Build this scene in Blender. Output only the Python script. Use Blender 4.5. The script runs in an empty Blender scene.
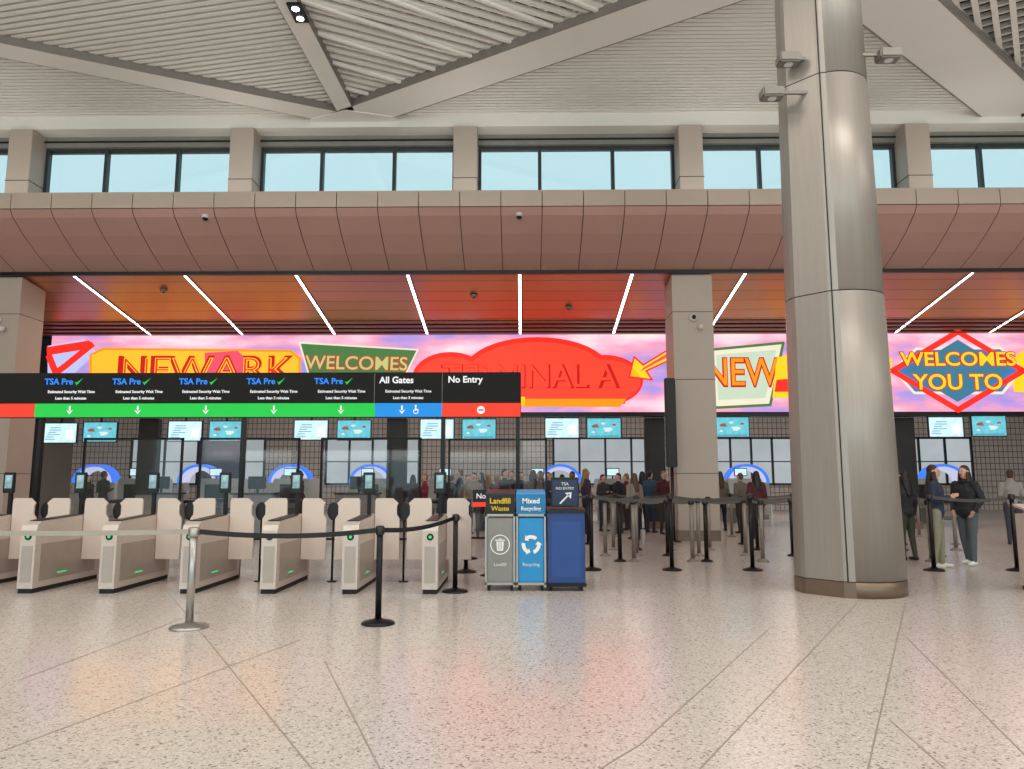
import bpy, bmesh, math, random
from mathutils import Vector, Matrix
random.seed(7)
S=bpy.context.scene
COL=bpy.context.collection
try: S.view_settings.view_transform='Standard'
except Exception: pass
H=1.45; TH=math.radians(7.35); YW=math.radians(0.8); FP=740.0
cam=bpy.data.cameras.new('camera'); cam.sensor_width=36; cam.lens=FP/1024*36
co=bpy.data.objects.new('camera',cam); COL.objects.link(co)
co.location=(0,0,H); co.rotation_euler=(math.pi/2+TH,0,YW); S.camera=co
cam.clip_end=300
# ---------- object positions ----------
_F=Vector((-math.sin(YW)*math.cos(TH),math.cos(YW)*math.cos(TH),math.sin(TH)))
_R=Vector((math.cos(YW),math.sin(YW),0))
_U=Vector((math.sin(YW)*math.sin(TH),-math.cos(YW)*math.sin(TH),math.cos(TH)))
def ray(u,v): return _F+_R*((u-512)/FP)+_U*((384.5-v)/FP)
def atY(u,v,Y):
    d=ray(u,v); return Vector((0,0,H))+d*(Y/d.y)
def atZ(u,v,Z=0.0):
    d=ray(u,v); return Vector((0,0,H))+d*((Z-H)/d.z)
# ---------- materials ----------
def lin(c):
    if isinstance(c,str):
        c=c.lstrip('#'); c=[int(c[i:i+2],16)/255 for i in (0,2,4)]
    return tuple((x/12.92 if x<=.04045 else ((x+.055)/1.055)**2.4) for x in c)+(1,)
MATS={}
def M(name,c='#888888',rough=.5,metal=0,emit=0,var=.06,scale=4,stretch=None,bump=0):
    if name in MATS: return MATS[name]
    m=bpy.data.materials.new(name); m.use_nodes=True; nt=m.node_tree
    p=nt.nodes['Principled BSDF']; L=lin(c)
    tc=nt.nodes.new('ShaderNodeTexCoord'); mp=nt.nodes.new('ShaderNodeMapping')
    nt.links.new(tc.outputs['Object'],mp.inputs['Vector'])
    if stretch: mp.inputs['Scale'].default_value=stretch
    n=nt.nodes.new('ShaderNodeTexNoise'); n.inputs['Scale'].default_value=scale; n.inputs['Detail'].default_value=3
    nt.links.new(mp.outputs[0],n.inputs['Vector'])
    r=nt.nodes.new('ShaderNodeValToRGB')
    r.color_ramp.elements[0].position=.3; r.color_ramp.elements[1].position=.7
    r.color_ramp.elements[0].color=tuple(x*(1-var) for x in L[:3])+(1,)
    r.color_ramp.elements[1].color=tuple(min(1,x*(1+var)) for x in L[:3])+(1,)
    nt.links.new(n.outputs['Fac'],r.inputs['Fac'])
    p.inputs['Roughness'].default_value=rough; p.inputs['Metallic'].default_value=metal
    if emit:
        nt.links.new(r.outputs[0],p.inputs['Emission Color']); p.inputs['Emission Strength'].default_value=emit
        p.inputs['Base Color'].default_value=(.01,.01,.01,1)
        p.inputs['Roughness'].default_value=.7
        p.inputs['Specular IOR Level'].default_value=.2
    else:
        nt.links.new(r.outputs[0],p.inputs['Base Color'])
    if bump:
        b=nt.nodes.new('ShaderNodeBump'); b.inputs['Strength'].default_value=bump
        nt.links.new(n.outputs['Fac'],b.inputs['Height']); nt.links.new(b.outputs[0],p.inputs['Normal'])
    m.diffuse_color=L
    MATS[name]=m; return m
def E(name,c,s=1.0,var=.03,scale=2): return M('lit_'+name,c,emit=s,var=var,scale=scale)

def glassmat():
    m=bpy.data.materials.new('window_glass'); m.use_nodes=True; nt=m.node_tree
    nt.nodes.clear(); o=nt.nodes.new('ShaderNodeOutputMaterial'); mx=nt.nodes.new('ShaderNodeMixShader')
    t=nt.nodes.new('ShaderNodeBsdfTransparent'); t.inputs[0].default_value=(.97,.98,.98,1)
    g=nt.nodes.new('ShaderNodeBsdfGlossy'); g.inputs['Roughness'].default_value=.05
    mx.inputs[0].default_value=.05
    nt.links.new(t.outputs[0],mx.inputs[1]); nt.links.new(g.outputs[0],mx.inputs[2]); nt.links.new(mx.outputs[0],o.inputs[0])
    return m
GLASS=glassmat()
def floormat():
    m=bpy.data.materials.new('terrazzo'); m.use_nodes=True; nt=m.node_tree; p=nt.nodes['Principled BSDF']
    tc=nt.nodes.new('ShaderNodeTexCoord')
    v=nt.nodes.new('ShaderNodeTexVoronoi'); v.inputs['Scale'].default_value=95
    v2=nt.nodes.new('ShaderNodeTexVoronoi'); v2.inputs['Scale'].default_value=65
    n=nt.nodes.new('ShaderNodeTexNoise'); n.inputs['Scale'].default_value=.35; n.inputs['Detail'].default_value=2
    for q in (v,v2,n): nt.links.new(tc.outputs['Object'],q.inputs['Vector'])
    s=nt.nodes.new('ShaderNodeSeparateColor'); nt.links.new(v.outputs['Color'],s.inputs[0])
    r=nt.nodes.new('ShaderNodeValToRGB'); cr=r.color_ramp; cr.interpolation='CONSTANT'
    cr.elements[0].position=0; cr.elements[0].color=lin('#b4aaa2')
    cr.elements[1].position=.15; cr.elements[1].color=lin('#cac1ba')
    for pos,c in ((.4,'#d3cac3'),(.65,'#cdc4bd'),(.85,'#ded7d0')):
        e=cr.elements.new(pos); e.color=lin(c)
    nt.links.new(s.outputs[0],r.inputs[0])
    s2=nt.nodes.new('ShaderNodeSeparateColor'); nt.links.new(v2.outputs['Color'],s2.inputs[0])
    r2=nt.nodes.new('ShaderNodeValToRGB'); r2.color_ramp.interpolation='CONSTANT'
    r2.color_ramp.elements[0].color=lin('#8a7f77'); r2.color_ramp.elements[1].position=.06; r2.color_ramp.elements[1].color=(1,1,1,1)
    nt.links.new(s2.outputs[1],r2.inputs[0])
    mx=nt.nodes.new('ShaderNodeMix'); mx.data_type='RGBA'; mx.blend_type='MULTIPLY'; mx.inputs[0].default_value=.65
    nt.links.new(r.outputs[0],mx.inputs[6]); nt.links.new(r2.outputs[0],mx.inputs[7])
    nt.links.new(mx.outputs[2],p.inputs['Base Color'])
    rr=nt.nodes.new('ShaderNodeMapRange'); rr.inputs[3].default_value=.17; rr.inputs[4].default_value=.25
    nt.links.new(n.outputs['Fac'],rr.inputs[0]); nt.links.new(rr.outputs[0],p.inputs['Roughness'])
    p.inputs['IOR'].default_value=1.75
    return m
def brickmat(name,c1,mortar,w,h,rough=.4,metal=0,mort=.01,axes='XZ',offset=0,emit=0):
    m=bpy.data.materials.new(name); m.use_nodes=True; nt=m.node_tree; p=nt.nodes['Principled BSDF']
    tc=nt.nodes.new('ShaderNodeTexCoord'); sx=nt.nodes.new('ShaderNodeSeparateXYZ'); cx=nt.nodes.new('ShaderNodeCombineXYZ')
    nt.links.new(tc.outputs['Object'],sx.inputs[0])
    nt.links.new(sx.outputs[axes[0]],cx.inputs[0]); nt.links.new(sx.outputs[axes[1]],cx.inputs[1])
    b=nt.nodes.new('ShaderNodeTexBrick'); b.offset=offset; b.inputs['Scale'].default_value=1
    b.inputs['Brick Width'].default_value=w; b.inputs['Row Height'].default_value=h; b.inputs['Mortar Size'].default_value=mort
    L=lin(c1); b.inputs['Color1'].default_value=L; b.inputs['Color2'].default_value=tuple(x*.9 for x in L[:3])+(1,)
    b.inputs['Mortar'].default_value=lin(mortar)
    nt.links.new(cx.outputs[0],b.inputs['Vector']); nt.links.new(b.outputs['Color'],p.inputs['Base Color'])
    if emit:
        nt.links.new(b.outputs['Color'],p.inputs['Emission Color']); p.inputs['Emission Strength'].default_value=emit
    p.inputs['Roughness'].default_value=rough; p.inputs['Metallic'].default_value=metal
    return m
# ---------- mesh builder ----------
class B:
    def __init__(s): s.bm=bmesh.new(); s.m=[]
    def mi(s,m):
        if m not in s.m: s.m.append(m)
        return s.m.index(m)
    def face(s,pts,m,smooth=False):
        vs=[s.bm.verts.new(p) for p in pts]
        try:
            f=s.bm.faces.new(vs); f.material_index=s.mi(m); f.smooth=smooth; return f
        except ValueError: return None
    def box(s,x0,x1,y0,y1,z0,z1,m,bev=0):
        t=bmesh.new(); bmesh.ops.create_cube(t,size=1)
        for v in t.verts: v.co=Vector((x0+(v.co.x+.5)*(x1-x0),y0+(v.co.y+.5)*(y1-y0),z0+(v.co.z+.5)*(z1-z0)))
        if bev: bmesh.ops.bevel(t,geom=t.edges[:],offset=bev,segments=2,affect='EDGES')
        s.add(t,m); return s
    def add(s,t,m,smooth=False,mtx=None):
        i=s.mi(m); mp={}
        for v in t.verts: mp[v]=s.bm.verts.new(mtx@v.co if mtx else v.co)
        for f in t.faces:
            try:
                g=s.bm.faces.new([mp[v] for v in f.verts]); g.material_index=i; g.smooth=smooth
            except ValueError: pass
        t.free()
    def cyl(s,p0,p1,r0,m,r1=None,n=16,smooth=True):
        r1=r0 if r1 is None else r1
        p0=Vector(p0);p1=Vector(p1);d=(p1-p0).normalized()
        a=d.orthogonal().normalized(); b=d.cross(a)
        A=[];C=[];i=s.mi(m)
        for k in range(n):
            q=a*math.cos(2*math.pi*k/n)+b*math.sin(2*math.pi*k/n)
            A.append(s.bm.verts.new(p0+q*r0)); C.append(s.bm.verts.new(p1+q*r1))
        for k in range(n):
            f=s.bm.faces.new((A[k],A[(k+1)%n],C[(k+1)%n],C[k])); f.material_index=i; f.smooth=smooth
        f=s.bm.faces.new(A[::-1]); f.material_index=i
        f=s.bm.faces.new(C); f.material_index=i
        return s
    def lathe(s,prof,m,n=32,c=(0,0)):
        i=s.mi(m); R=[]
        for r,z in prof: R.append([s.bm.verts.new((c[0]+r*math.cos(2*math.pi*k/n),c[1]+r*math.sin(2*math.pi*k/n),z)) for k in range(n)])
        for j in range(len(R)-1):
            for k in range(n):
                f=s.bm.faces.new((R[j][k],R[j][(k+1)%n],R[j+1][(k+1)%n],R[j+1][k])); f.material_index=i; f.smooth=True
        f=s.bm.faces.new(R[0][::-1]); f.material_index=i
        f=s.bm.faces.new(R[-1]); f.material_index=i
        return s
    def prism(s,pts,vec,m):
        i=s.mi(m); vec=Vector(vec)
        A=[s.bm.verts.new(Vector(p)) for p in pts]; C=[s.bm.verts.new(Vector(p)+vec) for p in pts]
        n=len(A)
        for f in (A[::-1],C): 
            g=s.bm.faces.new(f); g.material_index=i
        for k in range(n):
            g=s.bm.faces.new((A[k],A[(k+1)%n],C[(k+1)%n],C[k])); g.material_index=i
        return s
    def sphere(s,c,r,m,seg=12):
        t=bmesh.new(); bmesh.ops.create_uvsphere(t,u_segments=seg,v_segments=seg//2+2,radius=1)
        r=(r,r,r) if not hasattr(r,'__len__') else r
        s.add(t,m,True,Matrix.Translation(c)@Matrix.Diagonal((r[0],r[1],r[2],1)))
    def ellipse(s,cx,y,cz,rx,rz,m,n=40,t=.006,r_in=None,a0=0,a1=360):
        if r_in is None and a1-a0==360:
            s.prism([(cx+rx*math.cos(2*math.pi*k/n),y,cz+rz*math.sin(2*math.pi*k/n)) for k in range(n)],(0,-t,0),m)
        else:
            ri=r_in if r_in is not None else 0
            for k in range(n):
                b0=math.radians(a0+(a1-a0)*k/n); b1=math.radians(a0+(a1-a0)*(k+1)/n)
                s.face([(cx+rx*math.cos(b0),y-t,cz+rz*math.sin(b0)),(cx+rx*math.cos(b1),y-t,cz+rz*math.sin(b1)),
                        (cx+ri*rx*math.cos(b1),y-t,cz+ri*rz*math.sin(b1)),(cx+ri*rx*math.cos(b0),y-t,cz+ri*rz*math.sin(b0))],m)
    def text(s,txt,x,y,z,size,m,sx=1,bold=0,align='CENTER',skew=0,ext=.002,rot=0):
        cu=bpy.data.curves.new('t','FONT'); cu.body=txt; cu.size=size; cu.align_x=align; cu.align_y='CENTER'
        cu.offset=bold; cu.extrude=ext; cu.resolution_u=4; cu.shear=skew
        o=bpy.data.objects.new('t',cu); COL.objects.link(o)
        dg=bpy.context.evaluated_depsgraph_get(); me=bpy.data.meshes.new_from_object(o.evaluated_get(dg))
        bpy.data.objects.remove(o); 
        t=bmesh.new(); t.from_mesh(me); bpy.data.meshes.remove(me)
        mt=Matrix.Translation((x,y,z))@Matrix.Rotation(rot,4,'Y')@Matrix.Rotation(math.pi/2,4,'X')@Matrix.Diagonal((sx,1,1,1))
        s.add(t,m,False,mt); return s
    def obj(s,name,parent=None,label=None,loc=None,struct=False,fixn=True,**kw):
        me=bpy.data.meshes.new(name)
        if fixn: bmesh.ops.recalc_face_normals(s.bm,faces=s.bm.faces[:])
        s.bm.to_mesh(me); s.bm.free()
        for m in s.m: me.materials.append(m)
        o=bpy.data.objects.new(name,me); COL.objects.link(o)
        if parent is not None: o.parent=parent
        if loc is not None: o.location=loc
        if label: o['label']=label
        if struct: o['kind']='structure'
        for k,v in kw.items(): o[k]=v
        return o
def thing(name,label,category,loc=(0,0,0),rot=0,group=None):
    o=bpy.data.objects.new(name,None); COL.objects.link(o); o.location=loc; o.rotation_euler=(0,0,rot)
    o.empty_display_size=.1
    o['label']=label; o['category']=category
    if group: o['group']=group
    return o
def dup(root,loc,rot=None,label=None):
    def rec(o,p):
        c=o.copy(); COL.objects.link(c)
        if p is not None: c.parent=p
        for ch in list(o.children): rec(ch,c)
        return c
    c=rec(root,None); c.location=loc
    if rot is not None: c.rotation_euler=(0,0,rot)
    if label: c['label']=label
    return c
# common materials
beige=M('beige_panel','#bbaa9c',.4,.08,var=.03,scale=.6)
beige2=M('beige_panel_pale','#b5a89c',.5,.05,var=.03,scale=.6)
white_c=M('ceiling_white','#e2dfd8',.5,0,var=.02,scale=.5)
beam_m=M('beam_paint','#e2ded7',.45,.0,var=.02,scale=.5)
dark=M('dark_gap','#1d1b1a',.8)
black=M('black_plastic','#0a0a0c',.45)
blackm=M('black_metal','#0f0f11',.4,.3)
steel=M('brushed_steel','#b3b0ab',.3,.85,var=.05,scale=6,stretch=(1,1,12))
steel2=M('stainless_light','#d2c5bb',.38,.3,var=.05,scale=8,stretch=(1,1,10))
bronze=M('bronze_base','#7d6a5c',.35,.5)
greyp=M('grey_panel','#86807a',.45,.2)
camw=M('camera_white','#d8d6d2',.3)
# ================= STRUCTURE =================
b=B(); b.face([(-22,-9,0),(26,-9,0),(26,46,0),(-22,46,0)],floormat()); b.obj('floor',struct=True)
joint=M('floor_joint','#9c9188',.35)
def joint_line(p,q,n):
    a=atZ(*p);c=atZ(*q); d=(c-a); d.z=0; d.normalize(); s=Vector((-d.y,d.x,0))*.0045
    b=B(); b.prism([a-s,a+s,c+s,c-s],(0,0,.002),joint); b.obj('trim_%d'%n,struct=True)
JL=[((165,588),(312,769)),((325,662),(380,769)),((640,745),(770,628)),((640,745),(600,769)),((905,604),(868,769)),((905,636),(1030,760)),
    ((890,720),(945,769)),((0,752),(300,640)),((700,769),(860,600)),((20,680),(200,612))]
for i,(p,q) in enumerate(JL): joint_line(p,q,i+1)
# --- main ceiling
CZ=10.6
dk=M('ceiling_void','#7d776f',.9)
b=B(); b.box(-22,26,-9,19.2,11.0,11.1,dk); b.obj('ceiling',struct=True)
def clip(poly,p,d):
    t0,t1=-1e9,1e9; n=len(poly)
    area=sum(poly[i][0]*poly[(i+1)%n][1]-poly[(i+1)%n][0]*poly[i][1] for i in range(n))
    if area<0: poly=poly[::-1]
    for i in range(n):
        a=poly[i]; c=poly[(i+1)%n]; e=(c[0]-a[0],c[1]-a[1]); nx,ny=-e[1],e[0]
        den=nx*d[0]+ny*d[1]; num=nx*(a[0]-p[0])+ny*(a[1]-p[1])
        if abs(den)<1e-9:
            if num>0: return None
            continue
        t=num/den
        if den>0: t0=max(t0,t)
        else: t1=min(t1,t)
    return (t0,t1) if t1>t0+.02 else None
def slats(poly,ang,sp,w,z,hh,m,bb):
    d=(math.cos(ang),math.sin(ang)); nn=(-d[1],d[0])
    pr=[p[0]*nn[0]+p[1]*nn[1] for p in poly]; k=math.floor(min(pr)/sp)
    while k*sp<max(pr):
        for_p=(nn[0]*k*sp,nn[1]*k*sp); r=clip(poly,for_p,d)
        if r:
            a=Vector((for_p[0]+d[0]*r[0],for_p[1]+d[1]*r[0],z)); c=Vector((for_p[0]+d[0]*r[1],for_p[1]+d[1]*r[1],z))
            s=Vector((nn[0],nn[1],0))*w/2
            bb.prism([a-s,a+s,c+s,c-s],(0,0,hh),m)
        k+=1
N1=(-4.35,18.0); N2=(12.7,18.0)
Yn=6.0
SL,SR,SR2=2.05,1.62,1.2
def on(N,s,Y): return (N[0]+s*(N[1]-Y),Y)
LB=on(N1,-SL,9.4); RB=on(N1,SR,Yn); R2=on(N2,-SR2,10.6)
tx=(N2[0]-N1[0])/(SR+SR2); XC=(N1[0]+SR*tx,18-tx)
YE=17.8
N1p=(N1[0],YE); N2p=(N2[0],YE)
b=B()
slats([(-22,YE),(-22,9.4),LB,N1p],0,.14,.108,CZ+.1,.04,white_c,b)
slats([N1p,XC,N2p],0,.14,.108,CZ+.1,.04,white_c,b)
slats([N2p,on(N2p,1.6,10.5),(26,10.5),(26,YE)],0,.14,.108,CZ+.1,.04,white_c,b)
b.obj('ceiling_slats',struct=True)
b=B()
TL=[N1,LB,(-4.35,9.4)]
TR=[N1,(-4.35,8.0),on(N1,SR,8.0)]
a1=math.atan2(1,SL); a2=-math.atan2(1,SR)
slats(TL,a2*.35,.17,.09,CZ+.1,.08,white_c,b)
slats(TL,a1,.6,.05,CZ+.18,.1,white_c,b)
slats(TR,a1,.25,.09,CZ+.1,.1,white_c,b)
slats(TR,a2,.3,.05,CZ+.2,.1,white_c,b)
slats(TR,-a2,.9,.06,CZ+.04,.08,white_c,b)
T3=[N2,XC,(XC[0],8.0),(20,8.0),on(N2,1.6,13.0)]
slats(T3,a1+.5,.3,.11,CZ+.12,.12,white_c,b)
slats(T3,a2,.3,.07,CZ+.25,.1,white_c,b)
b.obj('ceiling_grid',struct=True)
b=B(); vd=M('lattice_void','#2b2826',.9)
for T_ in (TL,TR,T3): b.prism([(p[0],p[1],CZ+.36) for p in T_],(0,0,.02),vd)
b.obj('ceiling_void_boards',struct=True)
def beam(P,Q,w,n,z=CZ-.08,h=.35,m=beam_m):
    a=Vector((P[0],P[1],z));c=Vector((Q[0],Q[1],z)); d=(c-a).normalized(); s=Vector((-d.y,d.x,0))*w/2
    bb=B(); bb.prism([a-s,a+s,c+s,c-s],(0,0,h),m)
    for sg in (-1,1):
        o=s*sg*1.04; e=s*.03
        bb.prism([a+o-e,a+o+e,c+o+e,c+o-e],(0,0,.2),greyp)
    bb.obj('trim_%d'%n,struct=True)
beam((N1[0]+.3,17.9),LB,.62,20)
beam((N1[0]-.3,17.9),RB,.95,21)
beam((N1[0],17.9),(N1[0]-.3,8.0),.42,22)
beam((12.6,17.8),R2,1.25,23)
beam(N2,on(N2,1.6,11),.8,24)
bb=B(); bb.prism([(N1[0]-1.0,17.65,CZ-.1),(N1[0],17.2,CZ-.1),(N1[0]+1.1,17.55,CZ-.1),(N1[0]+1.2,17.85,CZ-.1),(N1[0]-1.1,17.85,CZ-.1)],(0,0,.3),beam_m); bb.obj('trim_25',struct=True)
b=B(); b.box(-22,26,-9,7.9,CZ+.1,CZ+.2,white_c); b.obj('ceiling_plain',struct=True)
# --- clerestory
YCW=18.35
hdr=M('header_grey','#85837a',.5)
b=B()
b.box(-22,26,17.8,18.7,10.36,10.98,white_c)
b.box(-22,26,18.25,18.7,10.08,10.36,hdr)
b.box(-22,26,18.2,18.26,10.2,10.23,dark)
b.box(-22,26,18.2,18.7,7.2,8.0,beige)
b.obj('wall_clerestory',struct=True)
MOD=5.68; X0=4.25
frame=M('window_frame','#3a4446',.4,.3)
wn=1
for k in range(-4,4):
    xc=X0+MOD*k
    c=thing('clerestory_column','beige metal-clad pier between high clerestory windows','column',(xc,18.2,8.07),group='clerestory piers')
    q=B(); q.box(-.3,.3,-.45,.13,0,2.28,beige2,.01); q.obj('cladding',c)
    q=B(); q.box(-.31,.31,-.46,.13,.9,.912,dark); q.obj('joint_trim',c)
    x0=xc+.3; x1=xc+MOD-.3
    q=B(); q.box(x0,x1,YCW,YCW+.12,8.0,8.1,frame); q.box(x0,x1,YCW,YCW+.12,10.02,10.08,frame)
    for xx in (x0+.03,xc+MOD/3,xc+2*MOD/3,x1-.03): q.box(xx-.045,xx+.045,YCW-.02,YCW+.12,8.0,10.08,frame)
    q.box(x0,x1,YCW+.05,YCW+.06,8.05,10.05,GLASS)
    q.obj('window_%d'%wn,struct=True); wn+=1
# --- fascia and curved soffit made of metal panels
prof=[(16.3,8.02),(16.3,7.66),(16.42,7.5),(16.85,7.2),(17.4,6.9),(18.0,6.66)]
b=B(); pw=MOD/6
soff=M('soffit_panel','#bd958a',.36,.12,var=.04,scale=.7)
seam_m=M('panel_seam','#4a3a35',.7)
xs=X0-MOD*5
while xs<26:
    x0=xs+.009; x1=xs+pw-.009
    b.box(x0,x1,16.3,16.34,7.68,8.02,beige)
    for j in range(1,len(prof)-1):
        (y0,z0),(y1,z1)=prof[j],prof[j+1]
        b.face([(x0,y0,z0),(x1,y0,z0),(x1,y1,z1),(x0,y1,z1)],soff)
    xs+=pw
b.box(-22,26,16.3,18.2,8.02,8.06,beige)
for j in range(1,len(prof)-1):
    (y0,z0),(y1,z1)=prof[j],prof[j+1]
    b.face([(-22,y0+.02,z0+.02),(26,y0+.02,z0+.02),(26,y1+.02,z1+.02),(-22,y1+.02,z1+.02)],seam_m)
b.box(-22,26,18.0,18.1,6.57,6.7,blackm)
b.obj('wall_fascia',struct=True,fixn=False)
# --- inner sloping ceiling
inner=brickmat('inner_ceiling_panels','#cf8a6a','#5a382c',2.84,.62,rough=.3,metal=.25,mort=.012,axes='XY')
YV=22.3; ZT=5.88; ZB=3.49
b=B(); b.face([(-22,18.1,6.64),(26,18.1,6.64),(26,21.2,6.08),(-22,21.2,6.08)],inner)
brown=M('inner_ceiling_band','#8a5340',.4,.2)
for j in range(4):
    y0=21.2+j*.3; z0=6.08-j*.054
    b.box(-22,26,y0+.03,y0+.25,z0-.05,z0-.01,brown)
b.face([(-22,21.2,6.15),(26,21.2,6.15),(26,22.5,5.95),(-22,22.5,5.95)],dark)
b.obj('ceiling_inner',struct=True,fixn=False)
lw=E('linear_lamp','#fff6ee',6)
for k in range(-6,7):
    xx=-.06+2.84*k
    if xx<-14 or xx>19: continue
    c=thing('linear_ceiling_light','thin white linear light recessed in the copper-toned ceiling','ceiling light',(xx,18.2,6.6),group='linear ceiling lights')
    q=B()
    q.prism([(-.034,0,0),(.034,0,0),(.034,4.0,-.735),(-.034,4.0,-.735)],(0,0,.02),lw); q.obj('diffuser',c)
    for sx in (-1,1):
        q=B(); q.prism([(sx*.037,0,0),(sx*.05,0,0),(sx*.05,4.0,-.735),(sx*.037,4.0,-.735)],(0,0,.03),greyp); q.obj('housing',c)
# --- facade piers
for xx in (X0-3*MOD-.4,X0):
    c=thing('structural_pier','beige metal-clad square pier beside the video wall','column',(xx,18.12,0))
    w=.5
    q=B(); q.prism([(-w,0,0),(-w,0,6.56),(-w,.95,6.42),(-w,.95,0)],(2*w,0,0),beige2); q.obj('cladding',c)
    for z in (1.6,3.9,5.6):
        q=B(); q.box(-w-.004,w+.004,-.004,.954,z,z+.015,seam_m); q.obj('joint_trim',c)
    q=B(); q.box(-w-.01,w+.01,-.01,.96,0,.25,bronze); q.obj('base_trim',c)
    zc_=5.45
    q=B(); q.sphere((.0,-.04,zc_),.1,camw); q.sphere((0,-.1,zc_),.06,black); q.obj('security_camera',c,label='white dome security camera')
    q=B(); q.cyl((.16,-.1,zc_-.3),(.16,-.1,zc_-.2),.06,camw,n=12); q.box(.14,.18,-.1,0,zc_-.26,zc_-.22,camw); q.obj('speaker',c)
p=atY(671,420,17.9)
c=thing('display_panel','slim tall black display standing beside the beige pier','display',(p.x-.02,17.85,0))
q=B(); q.box(-.13,.13,-.06,.06,1.75,3.9,black,.02); q.obj('casing',c)
q=B(); q.cyl((0,0,0),(0,0,1.8),.04,blackm); q.box(-.15,.15,-.15,.15,0,.03,blackm,.01); q.obj('stand',c)
# --- hall sides & security hall
wallm=M('wall_paint','#aba299',.6,var=.03,scale=.5)
b=B(); b.box(-22.2,-22,-9,46,0,11,wallm); b.obj('wall_left',struct=True)
b=B(); b.box(26,26.2,-9,46,0,11,wallm); b.obj('wall_right',struct=True)
grid=brickmat('hall_glazing_grid','#b0a49c','#5a504b',.22,.28,rough=.5,mort=.018,axes='XZ',emit=.2)  # faint self-glow put into the grid colour to brighten the back wall
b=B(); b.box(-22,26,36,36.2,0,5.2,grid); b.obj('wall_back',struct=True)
bwin=E('hall_daylight','#bcc4c8',.8,.12,.6)
n_=60
for (xa,xb) in ((-19,-12.5),(-9.5,-5.0),(1.5,6.5),(9.0,13.0),(16.5,21.5)):
    q=B(); q.box(xa,xb,35.9,35.95,1.3,3.4,bwin); xx=xa
    while xx<xb+.01: q.box(xx-.05,xx+.05,35.82,35.92,1.2,3.5,frame); xx+=(xb-xa)/4
    q.box(xa-.05,xb+.05,35.82,35.92,3.4,3.5,frame); q.box(xa-.05,xb+.05,35.82,35.92,1.2,1.3,frame); q.box(xa,xb,35.83,35.9,2.3,2.35,frame)
    q.obj('window_%d'%n_,struct=True); n_+=1
b=B(); b.box(-22,26,22.7,36.2,4.75,4.85,M('hall_ceiling','#857a74',.7)); b.obj('ceiling_hall',struct=True)
b=B(); b.box(-22,26,22.35,22.65,ZT,7.2,dark); b.box(-22,26,22.52,22.65,ZB,ZT,dark); b.box(-22,26,22.28,22.65,ZB-.14,ZB-.03,blackm); b.obj('wall_header',struct=True)
ml=E('panel_lamp','#fff4e6',6)
for yy in (25.5,29.5,33.5):
    for xx in range(-16,21,4):
        c=thing('ceiling_light_panel','rectangular white recessed light panel in the security hall ceiling','ceiling light',(xx,yy,4.74),group='security hall light panels')
        q=B(); q.box(-.6,.6,-.15,.15,-.03,0,ml); q.obj('diffuser',c)
for u in (30,148,397,655,905):
    p=atY(u,480,22.9)
    c=thing('support_post','black square post carrying the video wall','post',(p.x,22.85,0),group='video wall posts')
    q=B(); q.box(-.3,.3,-.15,.15,0,3.34,M('post_dark','#1c1918',.5),.02); q.obj('shaft',c)
    q=B(); q.box(-.34,.34,-.19,.19,0,.2,bronze,.01); q.obj('base_trim',c)
# ================= VIDEO WALL =================
vw=thing('video_wall','long wide LED video wall showing retro neon welcome signs on a sunset sky','video screen',(0,YV,ZB))
def skymat():
    m=bpy.data.materials.new('led_sky'); m.use_nodes=True; nt=m.node_tree; p=nt.nodes['Principled BSDF']
    tc=nt.nodes.new('ShaderNodeTexCoord'); mp=nt.nodes.new('ShaderNodeMapping'); mp.inputs['Scale'].default_value=(.3,1,1.0)
    n=nt.nodes.new('ShaderNodeTexNoise'); n.inputs['Scale'].default_value=1.1; n.inputs['Detail'].default_value=5
    r=nt.nodes.new('ShaderNodeValToRGB'); cr=r.color_ramp
    cr.elements[0].position=.3; cr.elements[0].color=lin('#7f8fe0'); cr.elements[1].position=.7; cr.elements[1].color=lin('#fff0e4')
    for pos,c in ((.42,'#b894dc'),(.5,'#f2a0bc'),(.59,'#f2c8dc')):
        e=cr.elements.new(pos); e.color=lin(c)
    nt.links.new(tc.outputs['Object'],mp.inputs[0]); nt.links.new(mp.outputs[0],n.inputs['Vector']); nt.links.new(n.outputs[0],r.inputs[0])
    nt.links.new(r.outputs[0],p.inputs['Emission Color']); p.inputs['Emission Strength'].default_value=1.1
    p.inputs['Base Color'].default_value=(.01,.01,.01,1)
    return m
XL=atY(47,400,YV).x
q=B(); q.box(XL,21,0,.08,0,ZT-ZB,skymat()); q.obj('screen',vw)
q=B(); q.box(XL-.06,21.06,.08,.2,-.02,ZT-ZB+.02,black); q.obj('casing',vw)
KK=1.35
red=E('red','#f02a1e',KK); red2=E('deep_red','#c01812',KK*.9); yel=E('yellow','#ffc21e',KK); org=E('orange','#ff8a10',KK)
grn=E('green','#4f8048',1); cream=E('cream','#f3ead0',1.05); blu=E('blue','#3a7fc0',1.0); pink=E('pink','#f0506a',1.1)
tfill=E('tomato','#f5402c',KK); olive=E('olive_letter','#c9cf86',1.0)
def lp(u,v):
    p=atY(u,v,YV); return (p.x,p.z-ZB)
art=B()
def pg(pts,m,lay=1):
    art.prism([(lp(*p)[0],-.012*lay,lp(*p)[1]) for p in pts],(0,-.006,0),m)
def line(p,q_,w,m,lay):
    a=Vector((lp(*p)[0],0,lp(*p)[1])); c=Vector((lp(*q_)[0],0,lp(*q_)[1])); d=(c-a).normalized(); s=Vector((-d.z,0,d.x))*w/2; a=a-d*w*.3; c=c+d*w*.3
    y=Vector((0,-.012*lay,0)); art.prism([a-s+y,a+s+y,c+s+y,c-s+y],(0,-.006,0),m)
def outline(pts,w,m,lay):
    for i in range(len(pts)): line(pts[i],pts[(i+1)%len(pts)],w,m,lay)
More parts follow.
